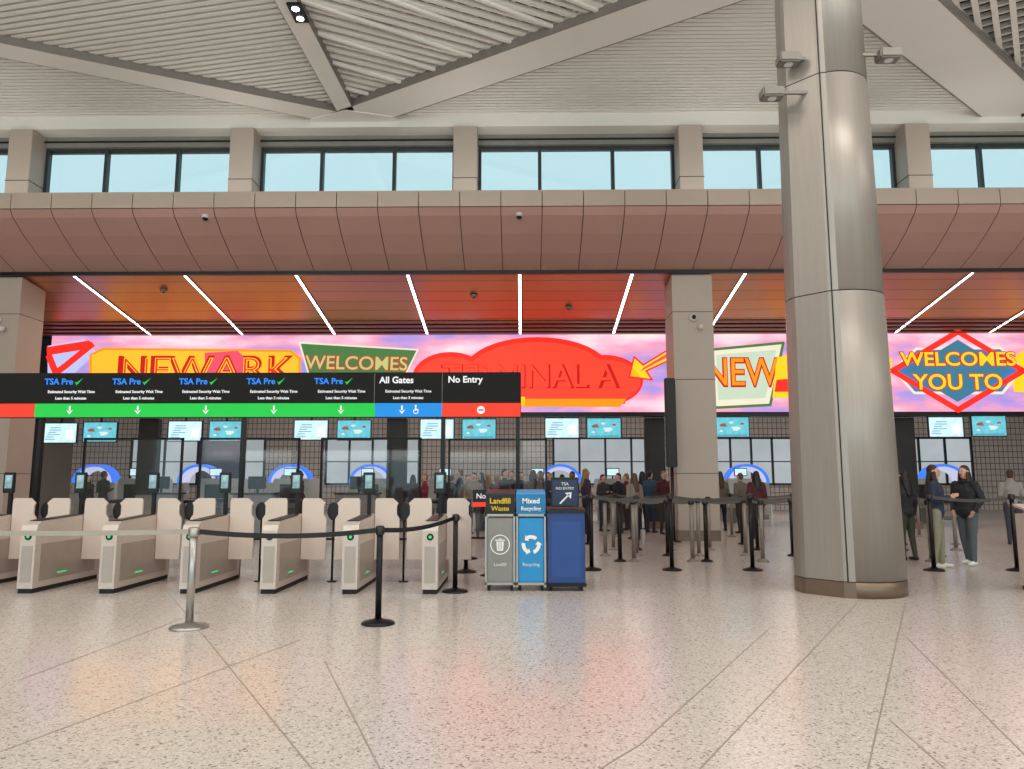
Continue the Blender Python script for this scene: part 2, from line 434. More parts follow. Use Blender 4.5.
def T(s,u,v,size,m,lay,sx=1,bold=.0,rot=0):
    x,z=lp(u,v); art.text(s,x,-.012*lay,z,size,m,sx=sx,bold=bold,rot=rot)
# angled red arrow on pale blue
pg([(48,346),(84,339),(97,352),(70,378),(48,378)],E('led_lilac','#c4ccff',1),1.2)
line((50,351),(88,345),.26,red,2); line((92,345),(66,366),.2,red,2.2); line((58,372),(66,366),.2,red,2.3); line((50,357),(56,372),.2,red,2.4)
pg([(90,354),(104,348),(292,350),(301,358),(301,405),(90,405)],E('board_amber','#ffb02a',KK),1); outline([(91,355),(104,349),(291,351),(300,359),(300,402),(91,402)],.07,org,2)
pg([(205,353),(238,351),(246,358),(244,374),(206,374)],pink,2.4)
T('NEWARK',205,371,1.15,red2,4,1.12,.03); T('NEWARK',206,371.6,1.1,yel,5,1.12,-.002); T('NEWARK',206,371.6,1.1,red,6,1.12,-.026)
pg([(300,343),(418,350),(404,378),(310,378)],grn,2); outline([(300,343),(418,350),(404,378),(310,378)],.05,cream,3)
T('WELCOMES',357,364,.58,red2,4,1.02,.03,rot=.02); T('WELCOMES',357,364,.58,olive,5,1.02,.006,rot=.02)
def ell(u,v,ru,rv,m,lay):
    x,z=lp(u,v); art.ellipse(x,-.012*lay,z,ru/32.8,rv*.0308,m,t=.006)
ell(450,378,38,26,red,1); ell(537,370,72,33,red,1.5); ell(605,380,38,25,red,1)
ell(450,379,34,22,tfill,2); ell(537,372,68,30,tfill,2.5); ell(606,381,34,21,tfill,2)
pg([(425,383),(625,383),(625,404),(425,404)],tfill,3)
pg([(418,397),(525,397),(525,406),(418,406)],yel,3.6); pg([(520,399),(626,399),(620,407),(520,407)],org,3.6)
T('TERMINAL A',530,378,1.05,red2,4,.92,.012); T('TERMINAL A',529,377.4,1.0,tfill,5,.94,-.002)
P=[(629,377),(634,357),(643,365),(668,350),(668,361),(646,371),(652,380)]
pg(P,yel,2); outline(P,.05,red,3); pg([(640,372),(645,369),(668,357),(668,353),(643,368)],pink,3)
P=[(709,350),(783,343),(770,405),(711,408)]
pg(P,cream,1); outline(P,.08,grn,2); pg([(716,355),(776,350),(765,398),(718,400)],E('mint','#cfe3c8',1.0),2)
T('NEW',741,374,1.22,red2,3,.8,.045); T('NEW',741,373.6,1.2,org,4,.8,.0)
pg([(776,358),(800,352),(800,398),(772,398)],yel,3); pg([(776,380),(800,378),(800,392),(774,392)],red,4)
P=[(957,332),(1022,371),(957,410),(892,371)]
HX=[(893,370),(916,349),(1000,348),(1021,369),(1002,393),(914,393)]
pg(HX,blu,1); outline(HX,.08,cream,2)
pg([(957,340),(1009,371),(957,402),(905,371)],E('teal_slate','#3c7f9c',1.0),3); outline(P,.17,red,4)
T('WELCOMES',957,360,.58,red2,5,1.12,.035); T('WELCOMES',957,360,.58,yel,6,1.12,.01)
T('YOU TO',957,383,.66,red2,5,1.05,.035); T('YOU TO',957,383,.66,yel,6,1.05,.01)
pg([(1010,360),(1024,350),(1040,350),(1040,392),(1014,392)],yel,.7); pg([(884,362),(891,358),(891,396),(884,398)],yel,3)
art.obj('screen_picture',vw)
# ================= OVERHEAD SIGN =================
YS=11.2
sgX0=atY(-60,400,YS).x; pR=atY(521,417,YS); zb=pR.z; zt=atY(521,372,YS).z; zm=atY(521,403,YS).z
sg=thing('overhead_sign','long black overhead checkpoint sign with green, blue and red strip','sign',(0,YS,0))
signblack=M('sign_black','#030304',.85)
q=B(); q.box(sgX0,pR.x,0,.14,zb,zt,signblack,.008); q.obj('casing',sg)
G1=E('sign_green','#22c94a',1.1); BL=E('sign_blue','#1f8fe0',1.1); RD=E('sign_red','#f0402c',1.1); WH=E('sign_white','#ffffff',1.0); TB=E('sign_textblue','#2b8bff',1.1)
ux=lambda u: atY(u,410,YS).x
q=B()
q.box(sgX0,ux(35),-.006,0,zb+.005,zm,RD); q.box(ux(35),ux(375),-.006,0,zb+.005,zm,G1); q.box(ux(375),ux(442),-.006,0,zb+.005,zm,BL); q.box(ux(442),ux(520.5),-.006,0,zb+.005,zm,RD)
q.obj('colour_strip',sg,label='green, blue and red lit strip')
q=B(); zc=(zb+zm)/2
def arrow(x):
    q.box(x-.012,x+.012,-.012,-.008,zc-.0,zc+.07,WH); q.prism([(x-.05,-.008,zc+.01),(x,-.008,zc-.06),(x+.05,-.008,zc+.01),(x,-.008,zc-.02)],(0,-.004,0),WH)
for u in (70,138,206,274,341,402): arrow(ux(u))
zz=lambda v: atY(300,v,YS).z
for u in (62,130,197,265,333):
    x=ux(u); q.text('TSA Pre',x-.08,-.004,zz(381.5),.13,TB,1.0,.003)
    q.text('Estimated Security Wait Time',ux(u+8),-.004,zz(391.5),.06,WH,1.0,.001)
    q.text('Less than 5 minutes',ux(u+8),-.004,zz(398),.06,WH,1.0,.001)
    q.prism([(x+.17,-.004,zz(381.5)),(x+.2,-.004,zz(384.8)),(x+.29,-.004,zz(378)),(x+.2,-.004,zz(382.2))],(0,-.004,0),G1)
q.text('All Gates',ux(396),-.004,zz(380.5),.14,WH,1,.003); q.text('Estimated Security Wait Time',ux(408),-.004,zz(391.5),.058,WH,1,.001); q.text('Less than 5 minutes',ux(408),-.004,zz(398),.058,WH,1,.001)
q.text('No Entry',ux(465),-.004,zz(380),.14,WH,1,.003)
for u in (374,442): q.box(ux(u)-.003,ux(u)+.003,-.006,0,zm,zt-.02,greyp)
q.ellipse(ux(481),-.007,zc,.06,.06,WH,n=24); q.box(ux(481)-.04,ux(481)+.04,-.017,-.013,zc-.012,zc+.012,RD)
x=ux(416); q.ellipse(x,-.007,zc-.02,.04,.04,WH,n=20,r_in=.7); q.box(x-.012,x+.004,-.012,-.008,zc-.01,zc+.05,WH); q.ellipse(x-.004,-.007,zc+.065,.015,.015,WH,n=12)
q.box(x,x+.04,-.012,-.008,zc+.0,zc+.014,WH)
q.obj('lettering',sg,label='white and blue sign text, arrows and symbols')
for u in (40,243,443,517):
    x=ux(u) if u<500 else pR.x-.05
    q=B(); q.box(x-.03,x+.03,.03,.11,0,zb+.02,blackm); q.obj('support_post',sg)
# ================= GATES =================
YG=9.7
gate=thing('ticket_gate','stainless steel automatic ticket gate with beige flap panels','turnstile',(0,YG,0),group='row of security gates')
q=B()
pr=[(0,.06),(0,.8),(.03,.87),(.1,.91),(1.0,.95),(1.45,.95),(1.5,.9),(1.5,.06)]
q.prism([(-.1,y,z) for y,z in pr],(.2,0,0),steel2); q.obj('body',gate)
q=B(); q.box(-.09,.09,.01,1.49,0,.06,dark); q.obj('plinth',gate)
for sx in (-1,1):
    q=B(); q.box(*sorted((sx*.096,sx*.104)),.12,1.38,.14,.62,M('gate_side','#ad9f95',.35,.3)); q.obj('side_panel',gate)
q=B(); q.box(-.07,.07,-.006,0,.14,.6,M('gate_front','#b8aba1',.3,.5)); q.obj('front_panel',gate)
gg=E('gate_green','#40e880',1.0)
q=B(); q.ellipse(0,0,.72,.045,.045,black,n=20,t=.008); q.ellipse(0,-.008,.72,.02,.02,gg,n=16,t=.004)
q.obj('indicator_light',gate)
for sx in (-1,1):
    q=B(); q.box(*sorted((sx*.104,sx*.107)),.5,.7,.2,.215,gg); q.obj('status_strip',gate)
q=B(); q.prism([(-.075,y,z+.004) for y,z in ((.12,.912),(.98,.95),(.98,.958),(.12,.92))],(.15,0,0),black); q.obj('top_strip',gate)
wingm=M('gate_flap','#dccabe',.35,0,var=.03)
for sx in (-1,1):
    q=B(); pts=[(.11,.33),(.46,.33),(.46,.9),(.42,.96),(.42,1.08),(.44,1.12),(.36,1.19),(.13,1.19),(.11,1.15)]
    q.prism([(sx*x,1.02,z) for x,z in pts],(0,.03,0),wingm); q.obj('flap',gate)
q=B(); q.box(-.025,.025,1.1,1.14,.94,1.3,blackm); q.obj('reader_post',gate)
q=B(); q.box(-.085,.085,1.05,1.09,1.26,1.56,black,.01); q.box(-.05,.05,1.043,1.05,1.33,1.52,E('reader_screen','#9fc6c8',.8,.5,9)); q.obj('reader',gate,label='black document reader with small lit screen')
q=B(); q.ellipse(-.525,1.2,1.0,.085,.13,black,n=24,t=.05); q.cyl((-.525,1.18,0),(-.525,1.18,.9),.016,blackm); q.cyl((-.525,1.18,0),(-.525,1.18,.015),.07,blackm); q.obj('latch',gate,label='black oval latch on thin post')
gx=[-6.42,-5.36,-4.31,-3.27,-2.22,-1.19]
gate.location=(gx[0],YG,0)
for x in gx[1:]+[-7.47]: dup(gate,(x,YG,0))
g2=thing('boarding_kiosk','grey metal side kiosk with dark slanted top','kiosk',(6.82,9.75,0))
q=B(); q.prism([(-.16,y,z) for y,z in ((0,.06),(0,.9),(.05,.98),(.5,1.0),(.5,.06))],(.5,0,0),steel2); q.obj('body',g2)
q=B(); q.box(-.15,.33,.02,.48,0,.06,dark); q.obj('plinth',g2)
q=B(); q.prism([(-.18,-.03,.98),(-.18,.5,1.1),(-.18,.5,1.13),(-.18,-.03,1.01)],(.54,0,0),steel2); q.box(-.1,.24,-.04,-.032,.3,.75,black); q.obj('top',g2)
# ================= STANCHIONS =================
def stanchion(loc,h,pm,label,group=None,r=.032,base=.17,belts=(),beltm=None):
    c=thing('stanchion',label,'queue barrier post',loc,group=group)
    q=B(); q.lathe([(base,0),(base,.012),(base*.92,.026),(base*.4,.045),(r*1.2,.06)],pm,32); q.obj('base',c)
    q=B(); q.cyl((0,0,.05),(0,0,h-.02),r,pm,n=20); q.obj('post',c)
    q=B(); q.lathe([(r*1.35,h-.09),(r*1.45,h-.08),(r*1.45,h-.01),(r*1.1,h),(r*.3,h+.004)],M('cassette','#1a1a1c',.4) if pm!=steel else steel,24); q.obj('belt_cassette',c)
    for (tx,ty,tz) in belts:
        a=Vector((0,0,h-.045)); d=Vector((tx-loc[0],ty-loc[1],tz-.045))
        L=(d-a); e=Vector((L.x,L.y,0)).normalized()*.047; a=a+e; d=d-e
        q=B(); n=10; hgt=.05
        for i in range(n):
            t0=i/n;t1=(i+1)/n; sag=lambda t:-.05*4*t*(1-t)
            p0=a.lerp(d,t0)+Vector((0,0,sag(t0))); p1=a.lerp(d,t1)+Vector((0,0,sag(t1)))
            s=(d-a).cross(Vector((0,0,1))).normalized()*.002; hz=Vector((0,0,hgt/2))
            q.prism([p0-s-hz,p1-s-hz,p1-s+hz,p0-s+hz],s*2,beltm or black)
        q.obj('belt',c)
    return c
p1=atZ(189,628);p2=atZ(378,624);p3=atZ(455,592)
stanchion((p2.x,p2.y,0),.98,blackm,'black retractable belt stanchion on polished floor',belts=[(p1.x,p1.y,.98),(p3.x,p3.y,1.0)])
stanchion((p1.x,p1.y,0),.98,steel,'brushed silver belt stanchion with wide round base',r=.038,base=.185,belts=[(-9.0,8.6,.98)],beltm=M('belt_grey','#b0a79c',.6))
stanchion((p3.x,p3.y,0),1.0,blackm,'black belt stanchion beside the last gate',belts=[(-.9,12.0,1.02)])
stanchion((-.9,12.0,0),1.02,blackm,'black belt stanchion behind the gates')
qx=[1.12,2.42,3.72,6.63,7.96,9.2]
for i,x in enumerate(qx):
    bl=[(qx[i+1],12.3,1.2)] if i in (0,1,3,4) else []
    stanchion((x,12.3,0),1.22,blackm,'tall black queue post with grey belt','front row queue posts',r=.035,base=.16,belts=bl,beltm=M('belt_dark','#4a4542',.6))
row=0
gp=M('post_grey','#8a837c',.4,.3)
for Y,xs_ in ((13.6,[1.75,2.0,3.05,3.3,4.3,7.3]),(14.6,[1.6,2.2,2.8,3.4,4.3,5.2,6.1,7.0,8.0]),(15.8,[1.9,2.4,3.1,3.9,4.9,5.9,6.9,7.9,9.0]),(17.2,[1.5,2.6,3.4,5.0,6.2,7.4,8.6,9.8]),(19.5,[1.0,2.4,3.8,5.4,7.0,8.6,10.2])):
    for i,x in enumerate(xs_):
        nb=[(xs_[i+1],Y,1.1)] if (i+1<len(xs_) and Y>14) else []
        k=(row+i)%3
        stanchion((x,Y,0),1.1,gp if k else blackm,'grey belt post in the back queue lanes' if k else 'black belt post in the back queue lanes','back queue lane posts',r=.038,base=.11,belts=nb,beltm=M('belt_mid','#5a534e',.6))
    row+=1
for i,x in enumerate((-1.0,-.3,.5)):
    stanchion((x,14.0,0),1.1,blackm,'black belt post in the back queue lanes','back queue lane posts')
c=thing('no_entry_sign','small black and red No Entry sign on a post','sign',(-.5,11.6,0))
q=B(); q.cyl((0,0,0),(0,0,1.1),.02,blackm); q.lathe([(.15,0),(.15,.012),(.03,.04)],blackm); q.obj('post',c)
q=B(); q.box(-.27,.27,-.03,-.01,1.04,1.3,black,.005); q.box(-.27,.27,-.036,-.03,1.04,1.11,RD); q.obj('board',c)
q=B(); q.text('No Entry',0,-.034,1.2,.115,WH); q.obj('lettering',c)
# ================= BINS =================
pb=atZ(485,591); YB=pb.y; X1=atY(485,560,YB).x; X2=atY(515.5,560,YB).x; X3=atY(546,560,YB).x; X4=atY(586,560,YB).x
bw=X2-X1
bluem=M('bin_blue','#2590cc',.4); gbin=M('bin_grey','#8d8a85',.35,.3); white=M('white_print','#f2f2f0',.5); yprint=M('yellow_print','#e8c020',.5)
def binx(x,w,front,label,kind):
    c=thing('waste_bin',label,'bin',(x+w/2,YB,0))
    q=B(); q.box(-w/2+.026,w/2-.026,0,.5,.11,.95,front,.012); q.obj('body',c)
    q=B()
    for sx in (-1,1):
        q.box(sx*(w/2-.012)-.012,sx*(w/2-.012)+.012,-.012,.03,.05,1.0,steel); q.box(sx*(w/2-.012)-.012,sx*(w/2-.012)+.012,.47,.5,.05,1.0,steel)
    q.box(-w/2,w/2,-.012,.51,.08,.11,steel); q.box(-w/2,w/2,-.012,.03,.97,1.0,steel); q.obj('frame',c)
    for xx in (-w/2+.05,w/2-.05):
        for yy in (.05,.45):
            q=B(); q.cyl((xx-.015,yy,.035),(xx+.015,yy,.035),.035,black,n=14); q.box(xx-.008,xx+.008,yy-.01,yy+.01,.03,.1,steel); q.obj('caster',c)
    hd=black if kind!='r' else bluem
    q=B(); q.prism([(-w/2,.0,1.0),(-w/2,.5,1.0),(-w/2,.5,1.32),(-w/2,.2,1.28)],(w,0,0),hd); q.obj('hood',c,label='sloped hood')
    q=B()
    q.box(-w/2+.01,w/2-.01,-.006,.0,1.0,1.26,black if kind!='r' else M('bin_blue_dark','#1b78ac',.4))
    if kind=='r':
        q.text('Mixed',0,-.009,1.17,.095,white,1,.002); q.text('Recycling',0,-.009,1.07,.075,white,.95,.001)
    else:
        q.text('Landfill',0,-.009,1.17,.1,yprint,1,.002); q.text('Waste',0,-.009,1.07,.09,yprint,1,.001)
    q.obj('bin_sign',c)
    q=B()
    if kind=='r':
        for a in (90,210,330):
            q.ellipse(0,-.004,.6,.125,.125,white,n=8,r_in=.62,a0=a-42,a1=a+30)
            e=math.radians(a+30); t=math.radians(a+56)
            q.prism([(.15*math.cos(e),-.004,.6+.15*math.sin(e)),(.1*math.cos(t),-.004,.6+.1*math.sin(t)),(.055*math.cos(e),-.004,.6+.055*math.sin(e))],(0,-.003,0),white)
    else:
        q.ellipse(0,-.002,.6,.13,.13,white,n=30,r_in=.9)
        q.prism([(-.05,-.003,.64),(.05,-.003,.64),(.04,-.003,.52),(-.04,-.003,.52)],(0,-.003,0),white); q.box(-.065,.065,-.006,-.003,.65,.665,white); q.box(-.02,.02,-.006,-.003,.67,.68,white)
        for xx in (-.02,0,.02): q.box(xx-.003,xx+.003,-.008,-.006,.535,.63,gbin)
    q.obj('pictogram',c)
    q=B(); q.text('Recycling' if kind=='r' else 'Landfill',0,-.004,.34,.06,white); q.obj('lettering',c)
binx(X1,bw-.005,gbin,'grey landfill bin with white trash pictogram and black hood','w')
binx(X2+.01,X3-X2-.01,bluem,'blue recycling bin with white recycling arrows','r')
navy=M('navy_panel','#20407c',.35); w=X4-X3-.03
c=thing('podium','navy blue rolling podium beside the recycling bin','podium',(X3+.02+w/2,YB-.02,0))
q=B(); q.box(-w/2,w/2,0,.5,.1,1.02,navy,.012); q.box(-w/2+.06,w/2-.06,-.004,0,.18,.9,M('navy_inset','#244a8c',.35)); q.obj('body',c)
q=B(); q.box(-w/2-.01,w/2+.01,-.015,.52,.06,.1,blackm); q.obj('base',c)
q=B(); q.prism([(-w/2-.01,-.02,1.02),(-w/2-.01,.52,1.02),(-w/2-.01,.52,1.08),(-w/2-.01,-.02,1.06)],(w+.02,0,0),black); q.obj('top',c)
for xx in (-w/2+.05,w/2-.05):
    for yy in (.05,.45):
        q=B(); q.cyl((xx-.015,yy,.03),(xx+.015,yy,.03),.03,black,n=14); q.obj('caster',c)
c=thing('tabletop_sign','dark framed notice sign resting on the podium','sign',(X3+.02+w/2,YB+.2,1.085))
q=B(); q.box(-.19,.19,0,.02,.0,.4,black,.006); q.box(-.17,.17,-.004,0,.02,.36,M('notice_navy','#1d2c4c',.35)); q.obj('board',c)
q=B(); q.text('TSA',0,-.007,.31,.06,white); q.text('NO ENTRY',0,-.007,.25,.05,white)
q.prism([(-.08,-.006,.05),(-.06,-.006,.04),(.07,-.006,.17),(.05,-.006,.18)],(0,-.002,0),white); q.prism([(.0,-.006,.19),(.09,-.006,.2),(.08,-.006,.11)],(0,-.002,0),white)
q.obj('lettering',c)
# ================= MAIN COLUMN =================
colm=M('column_metal','#9f9890',.42,.4,var=.04,scale=3,stretch=(8,8,.4))
def colsec(hw,z):
    base=[(-1.0,-.02),(-.99,-.18),(-.95,-.3),(-.46,-.84),(-.36,-.9)]
    for k in range(0,18):
        a=math.radians(-110+k*(110/17.0)); base.append((.05+.95*math.cos(a),.97*math.sin(a)))
    for k in range(1,22):
        a=math.radians(k*(180/22.0)); base.append((.05+.95*math.cos(a),.97*math.sin(a)) if a<math.pi/2 else (.05+1.05*math.cos(a),.97*math.sin(a)))
    return [(x*hw,y*hw,z) for x,y in base]
mc=thing('main_column','tall tapering metal-clad column with rounded side and bronze base','column',(4.30,10.05,0))
def loft(secs,m,name,lab=None):
    q=B(); i=q.mi(m); R=[[q.bm.verts.new(p) for p in s] for s in secs]
    for j in range(len(R)-1):
        n=len(R[j])
        for k in range(n):
            f=q.bm.faces.new((R[j][k],R[j][(k+1)%n],R[j+1][(k+1)%n],R[j+1][k])); f.material_index=i; f.smooth=(5<=k<=42)
    q.bm.faces.new(R[0][::-1]); q.bm.faces.new(R[-1]); return q.obj(name,mc,lab)
W=lambda z:.68-.0125*z
loft([colsec(W(z),z) for z in (.2,3.9)],colm,'cladding')
loft([colsec(W(z),z) for z in (3.915,6.95)],colm,'cladding')
loft([colsec(W(z),z) for z in (6.965,10.58)],colm,'cladding')
loft([colsec(W(z)*.985,z) for z in (.0,10.59)],dark,'core')
loft([colsec(.684,0),colsec(.684,.19)],bronze,'base_skirt','bronze metal skirt')
q=B()
for (nx,ny) in ((-.40,-.88),):
    zz_,z2=.2,10.58
    q.prism([(nx*W(zz_)-.006,ny*W(zz_)-.006,zz_),(nx*W(zz_)+.006,ny*W(zz_)-.006,zz_),(nx*W(z2)+.006,ny*W(z2)-.006,z2),(nx*W(z2)-.006,ny*W(z2)-.006,z2)],(0,.02,0),dark)
q.obj('seam',mc)
for (dx,z,sx) in ((-.6,7.25,-1),(.78,7.3,1),(-.85,6.75,-1)):
    q=B(); q.box(dx-.15,dx+.15,-.5,-.28,z-.09,z+.05,greyp,.02); q.cyl((dx,-.39,z-.09),(dx,-.39,z-.095),.06,E('spot_lens','#c9c2b8',.5),n=16)
    x0,x1=sorted((dx,sx*.3)); q.box(x0,x1,-.4,-.36,z-.02,z+.02,greyp); q.obj('spotlight',mc,label='grey bracket spotlight')
sp=atZ(298,12,CZ-.1)
c=thing('ceiling_spotlight','twin white recessed spotlight in the ceiling beam','ceiling light',(sp.x,sp.y,CZ-.09))
q=B(); q.box(-.14,.14,-.3,.3,-.05,0,blackm,.01); q.obj('housing',c)
for yy in (-.15,.15):
    q=B(); q.cyl((0,yy,-.06),(0,yy,-.05),.07,E('spot_bright','#ffffff',10),n=20); q.obj('lamp',c)
for u in (206,519):
    p=atY(u,214,16.45)
    c=thing('dome_camera','small dark dome camera on the fascia panels','security camera',(p.x,16.42,7.47),group='fascia cameras')
    q=B(); q.lathe([(.08,.0),(.08,.08),(.03,.1)],camw,16); q.obj('mount',c)
    q=B(); q.sphere((0,0,0),.065,black); q.obj('lens_dome',c)
for (x,y) in ((-9.5,19.0),(-1.3,19.4),(1.3,20.2)):
    zc_=6.64-(y-18.1)*.1806
    c=thing('ceiling_smoke_detector','small round dark detector on the copper-toned ceiling','smoke detector',(x,y,zc_-.1),group='ceiling detectors')
    q=B(); q.lathe([(.06,0),(.09,.04),(.1,.08)],greyp,20); q.obj('housing',c)
    q=B(); q.lathe([(.02,-.02),(.04,0)],black,12); q.obj('sensor',c)
# ================= MONITORS =================
mons=[(60,433,0),(100,432,1),(185,431,0),(226,431,1),(311,430,0),(354,430,1),(437,429,0),(479,429,1),(562,428,0),(604,428,1),(732,427,1),(946,427,0),(989,426,1)]
scA=E('tv_pale','#cdeef4',1.15,.12,5); scB=E('tv_teal','#6cc6d4',1.1,.15,6)
def mkmon(kind):
    c=thing('hanging_monitor','hanging flat monitor showing a pale blue screen' if kind==0 else 'hanging flat monitor showing a pale teal map with brick shapes','monitor',group='hanging monitors')
    q=B(); q.box(-.53,.53,0,.07,-.32,.32,black,.01); q.obj('casing',c)
    q=B(); q.box(-.5,.5,-.006,0,-.29,.29,scA if kind==0 else scB)
    if kind==0:
        for i in range(6): q.box(-.44+.03*i,-.44+.03*i+random.uniform(.2,.5),-.01,-.006,-.2+.07*i,-.18+.07*i,E('tv_line','#5aa8c0',.9))
        q.box(.2,.44,-.01,-.006,-.2,.1,WH)
    else:
        ms_=E('tv_brick','#a8605a',.9); pl_=E('tv_cream','#e4f2ee',1)
        for (x,z,s_,m) in ((-.25,.06,.1,ms_),(.1,-.05,.12,pl_),(.3,.1,.06,ms_),(-.02,.13,.06,pl_),(-.33,-.12,.05,pl_)):
            q.prism([(x+s_*math.cos(a)*(1+.4*math.sin(3*a+x*9)),-.006,z+s_*.7*math.sin(a)*(1+.3*math.cos(2*a))) for a in [2*math.pi*i/14 for i in range(14)]],(0,-.004,0),m)
        q.box(-.45,.45,-.01,-.006,-.27,-.23,E('tv_line','#5aa8c0',.9))
    q.obj('screen',c)
    q=B(); q.box(-.03,.03,.03,.06,.3,.7,blackm); q.obj('bracket',c)
    return c
m0=mkmon(0); m1=mkmon(1); used=[False,False]
for u,v,k in mons:
    p=atY(u,v,22.45); base=(m0,m1)[k]
    if not used[k]: base.location=p; used[k]=True
    else: dup(base,p)
# ================= SECURITY HALL EQUIPMENT =================
xm=M('xray_grey','#c5c2bc',.4,.1)
xr=thing('xray_machine','pale grey baggage X-ray scanner with dark tunnel and roller belt','x-ray scanner',group='baggage scanners')
q=B(); q.box(-.6,.6,0,1.6,.5,1.5,xm,.04); q.box(-.5,.5,.1,1.5,0,.5,greyp); q.obj('housing',xr)
q=B(); q.box(-.35,.35,-.01,0,.82,1.3,dark)
for i in range(7): q.box(-.34+.1*i,-.26+.1*i,-.02,-.01,.82,1.28,black)
q.obj('tunnel_curtain',xr)
q=B(); q.box(-.42,.42,-1.6,0,.7,.8,black,.01)
for yy in (-1.5,-.2):
    for xx in (-.38,.34): q.box(xx,xx+.05,yy,yy+.05,0,.7,steel)
q.obj('conveyor',xr)
q=B(); q.box(-.3,.15,.2,.24,1.58,1.86,black,.01); q.box(-.27,.12,.19,.2,1.61,1.83,scA); q.box(-.1,-.05,.24,.28,1.48,1.7,black); q.obj('monitor',xr)
xs_=[-13.4,-10.6,-8.0,-5.3,-2.6,.6,3.2,7.6,10.4,13.4]
xr.location=(xs_[0],25.6,0)
for x in xs_[1:]: dup(xr,(x,25.6,0))
bs=thing('body_scanner','round walk-through body scanner with glowing blue arch','body scanner',group='body scanners')
q=B(); q.cyl((0,0,0),(0,0,.12),.8,greyp,n=40); q.obj('platform',bs)
q=B()
for i in range(24):
    a0=math.pi*i/24;a1_=math.pi*(i+1)/24
    for (r0,r1,y,m) in ((.72,.82,-.3,E('scan_blue','#3f78f0',1.2)),(.55,.7,-.28,E('scan_white','#d0d4f4',.9))):
        q.prism([(r0*math.cos(a0),y,1.35+r0*.85*math.sin(a0)),(r1*math.cos(a0),y,1.35+r1*.85*math.sin(a0)),(r1*math.cos(a1_),y,1.35+r1*.85*math.sin(a1_)),(r0*math.cos(a1_),y,1.35+r0*.85*math.sin(a1_))],(0,.5,0),m)
q.obj('arch',bs)
for sx in (-1,1):
    q=B(); q.box(sx*.7-.12,sx*.7+.12,-.28,.28,.1,1.4,xm,.04); q.obj('side_wall',bs)
us=[98,202,292,372,560,745,940]
for i,u in enumerate(us):
    x=atY(u,470,28.5).x
    if i==0: bs.location=(x,28.5,0)
    else: dup(bs,(x,28.5,0))
p=atY(222,455,31.0)
c=thing('banner_panel','dark purple freestanding banner panel in the checkpoint hall','banner',(p.x,31,0))
q=B(); q.box(-1.0,1.0,0,.06,.1,3.2,M('banner_purple','#2a1b36',.5),.01); q.obj('panel',c)
for xa in (-.9,.7):
    q=B(); q.box(xa,xa+.2,-.25,.3,0,.1,blackm); q.obj('foot',c)
q=B(); q.text('audio',0,-.01,2.6,.4,E('banner_txt','#8a80a0',.6)); q.obj('lettering',c)
for i,(x,y) in enumerate(((-10.2,20.6),(-7.4,20.4),(-4.6,20.6))):
    c=thing('document_podium','grey officer desk podium with dark glass screen','podium',(x,y,0),group='officer podiums')
    q=B(); q.box(-.55,.55,0,.6,0,1.05,greyp,.02); q.obj('body',c)
    q=B(); q.box(-.6,.6,-.05,.65,1.05,1.1,black,.01); q.obj('desktop',c)
    q=B(); q.box(-.25,.25,.3,.34,1.2,1.55,black,.01); q.box(-.03,.03,.34,.38,1.1,1.4,black); q.obj('monitor',c)
for i,(x,y) in enumerate(((-9.3,17.6),(-3.6,17.6),(-6.5,17.6),(-.6,18.0))):
    c=thing('glass_partition','clear glass partition panel with dark metal frame','partition',(x,y,0),group='glass partitions')
    q=B(); q.box(-1.15,1.15,.01,.02,.1,2.4,GLASS); q.obj('glass_panel',c)
    q=B()
    for xx in (-1.2,1.15): q.box(xx,xx+.05,0,.05,0,2.45,blackm)
    q.box(-1.2,1.2,0,.05,2.4,2.45,blackm); q.box(-1.2,1.2,0,.05,.05,.1,blackm); q.obj('frame',c)
# ================= PEOPLE =================
def tube(bm,A,Bp,ra,rb,n=12):
    A=Vector(A);Bp=Vector(Bp); d=Bp-A; L=d.length; d=d/L
    ref=Vector((0,1,0)) if abs(d.y)<.85 else Vector((0,0,1))
    s=ref.cross(d).normalized(); t=d.cross(s).normalized()
    rows=[]
    for k in (80,55,25): rows.append((-math.sin(math.radians(k))*min(ra),math.cos(math.radians(k)),ra))
    for k in (0,.5,1): rows.append((k*L,1,(ra[0]+(rb[0]-ra[0])*k,ra[1]+(rb[1]-ra[1])*k)))
    for k in (25,55,80): rows.append((L+math.sin(math.radians(k))*min(rb),math.cos(math.radians(k)),rb))
    R=[]
    for off,sc,r in rows:
        R.append([bm.verts.new(A+d*off+s*(math.cos(2*math.pi*k/n)*r[0]*sc)+t*(math.sin(2*math.pi*k/n)*r[1]*sc)) for k in range(n)])
    for j in range(len(R)-1):
        for k in range(n): bm.faces.new((R[j][k],R[j][(k+1)%n],R[j+1][(k+1)%n],R[j+1][k]))
    bm.faces.new(R[0][::-1]); bm.faces.new(R[-1])
def fuse(prims,voxel):
    bm=bmesh.new()
    for A,Bp,ra,rb,tag in prims:
        tube(bm,A,Bp,ra,rb)
    bmesh.ops.recalc_face_normals(bm,faces=bm.faces[:])
    me=bpy.data.meshes.new('tmp'); bm.to_mesh(me); bm.free()
    o=bpy.data.objects.new('tmp',me); COL.objects.link(o)
    r=o.modifiers.new('r','REMESH'); r.mode='VOXEL'; r.voxel_size=voxel; r.use_smooth_shade=True
    s=o.modifiers.new('s','SMOOTH'); s.iterations=2; s.factor=.5
    dg=bpy.context.evaluated_depsgraph_get(); out=bpy.data.meshes.new_from_object(o.evaluated_get(dg))
    bpy.data.objects.remove(o); return out
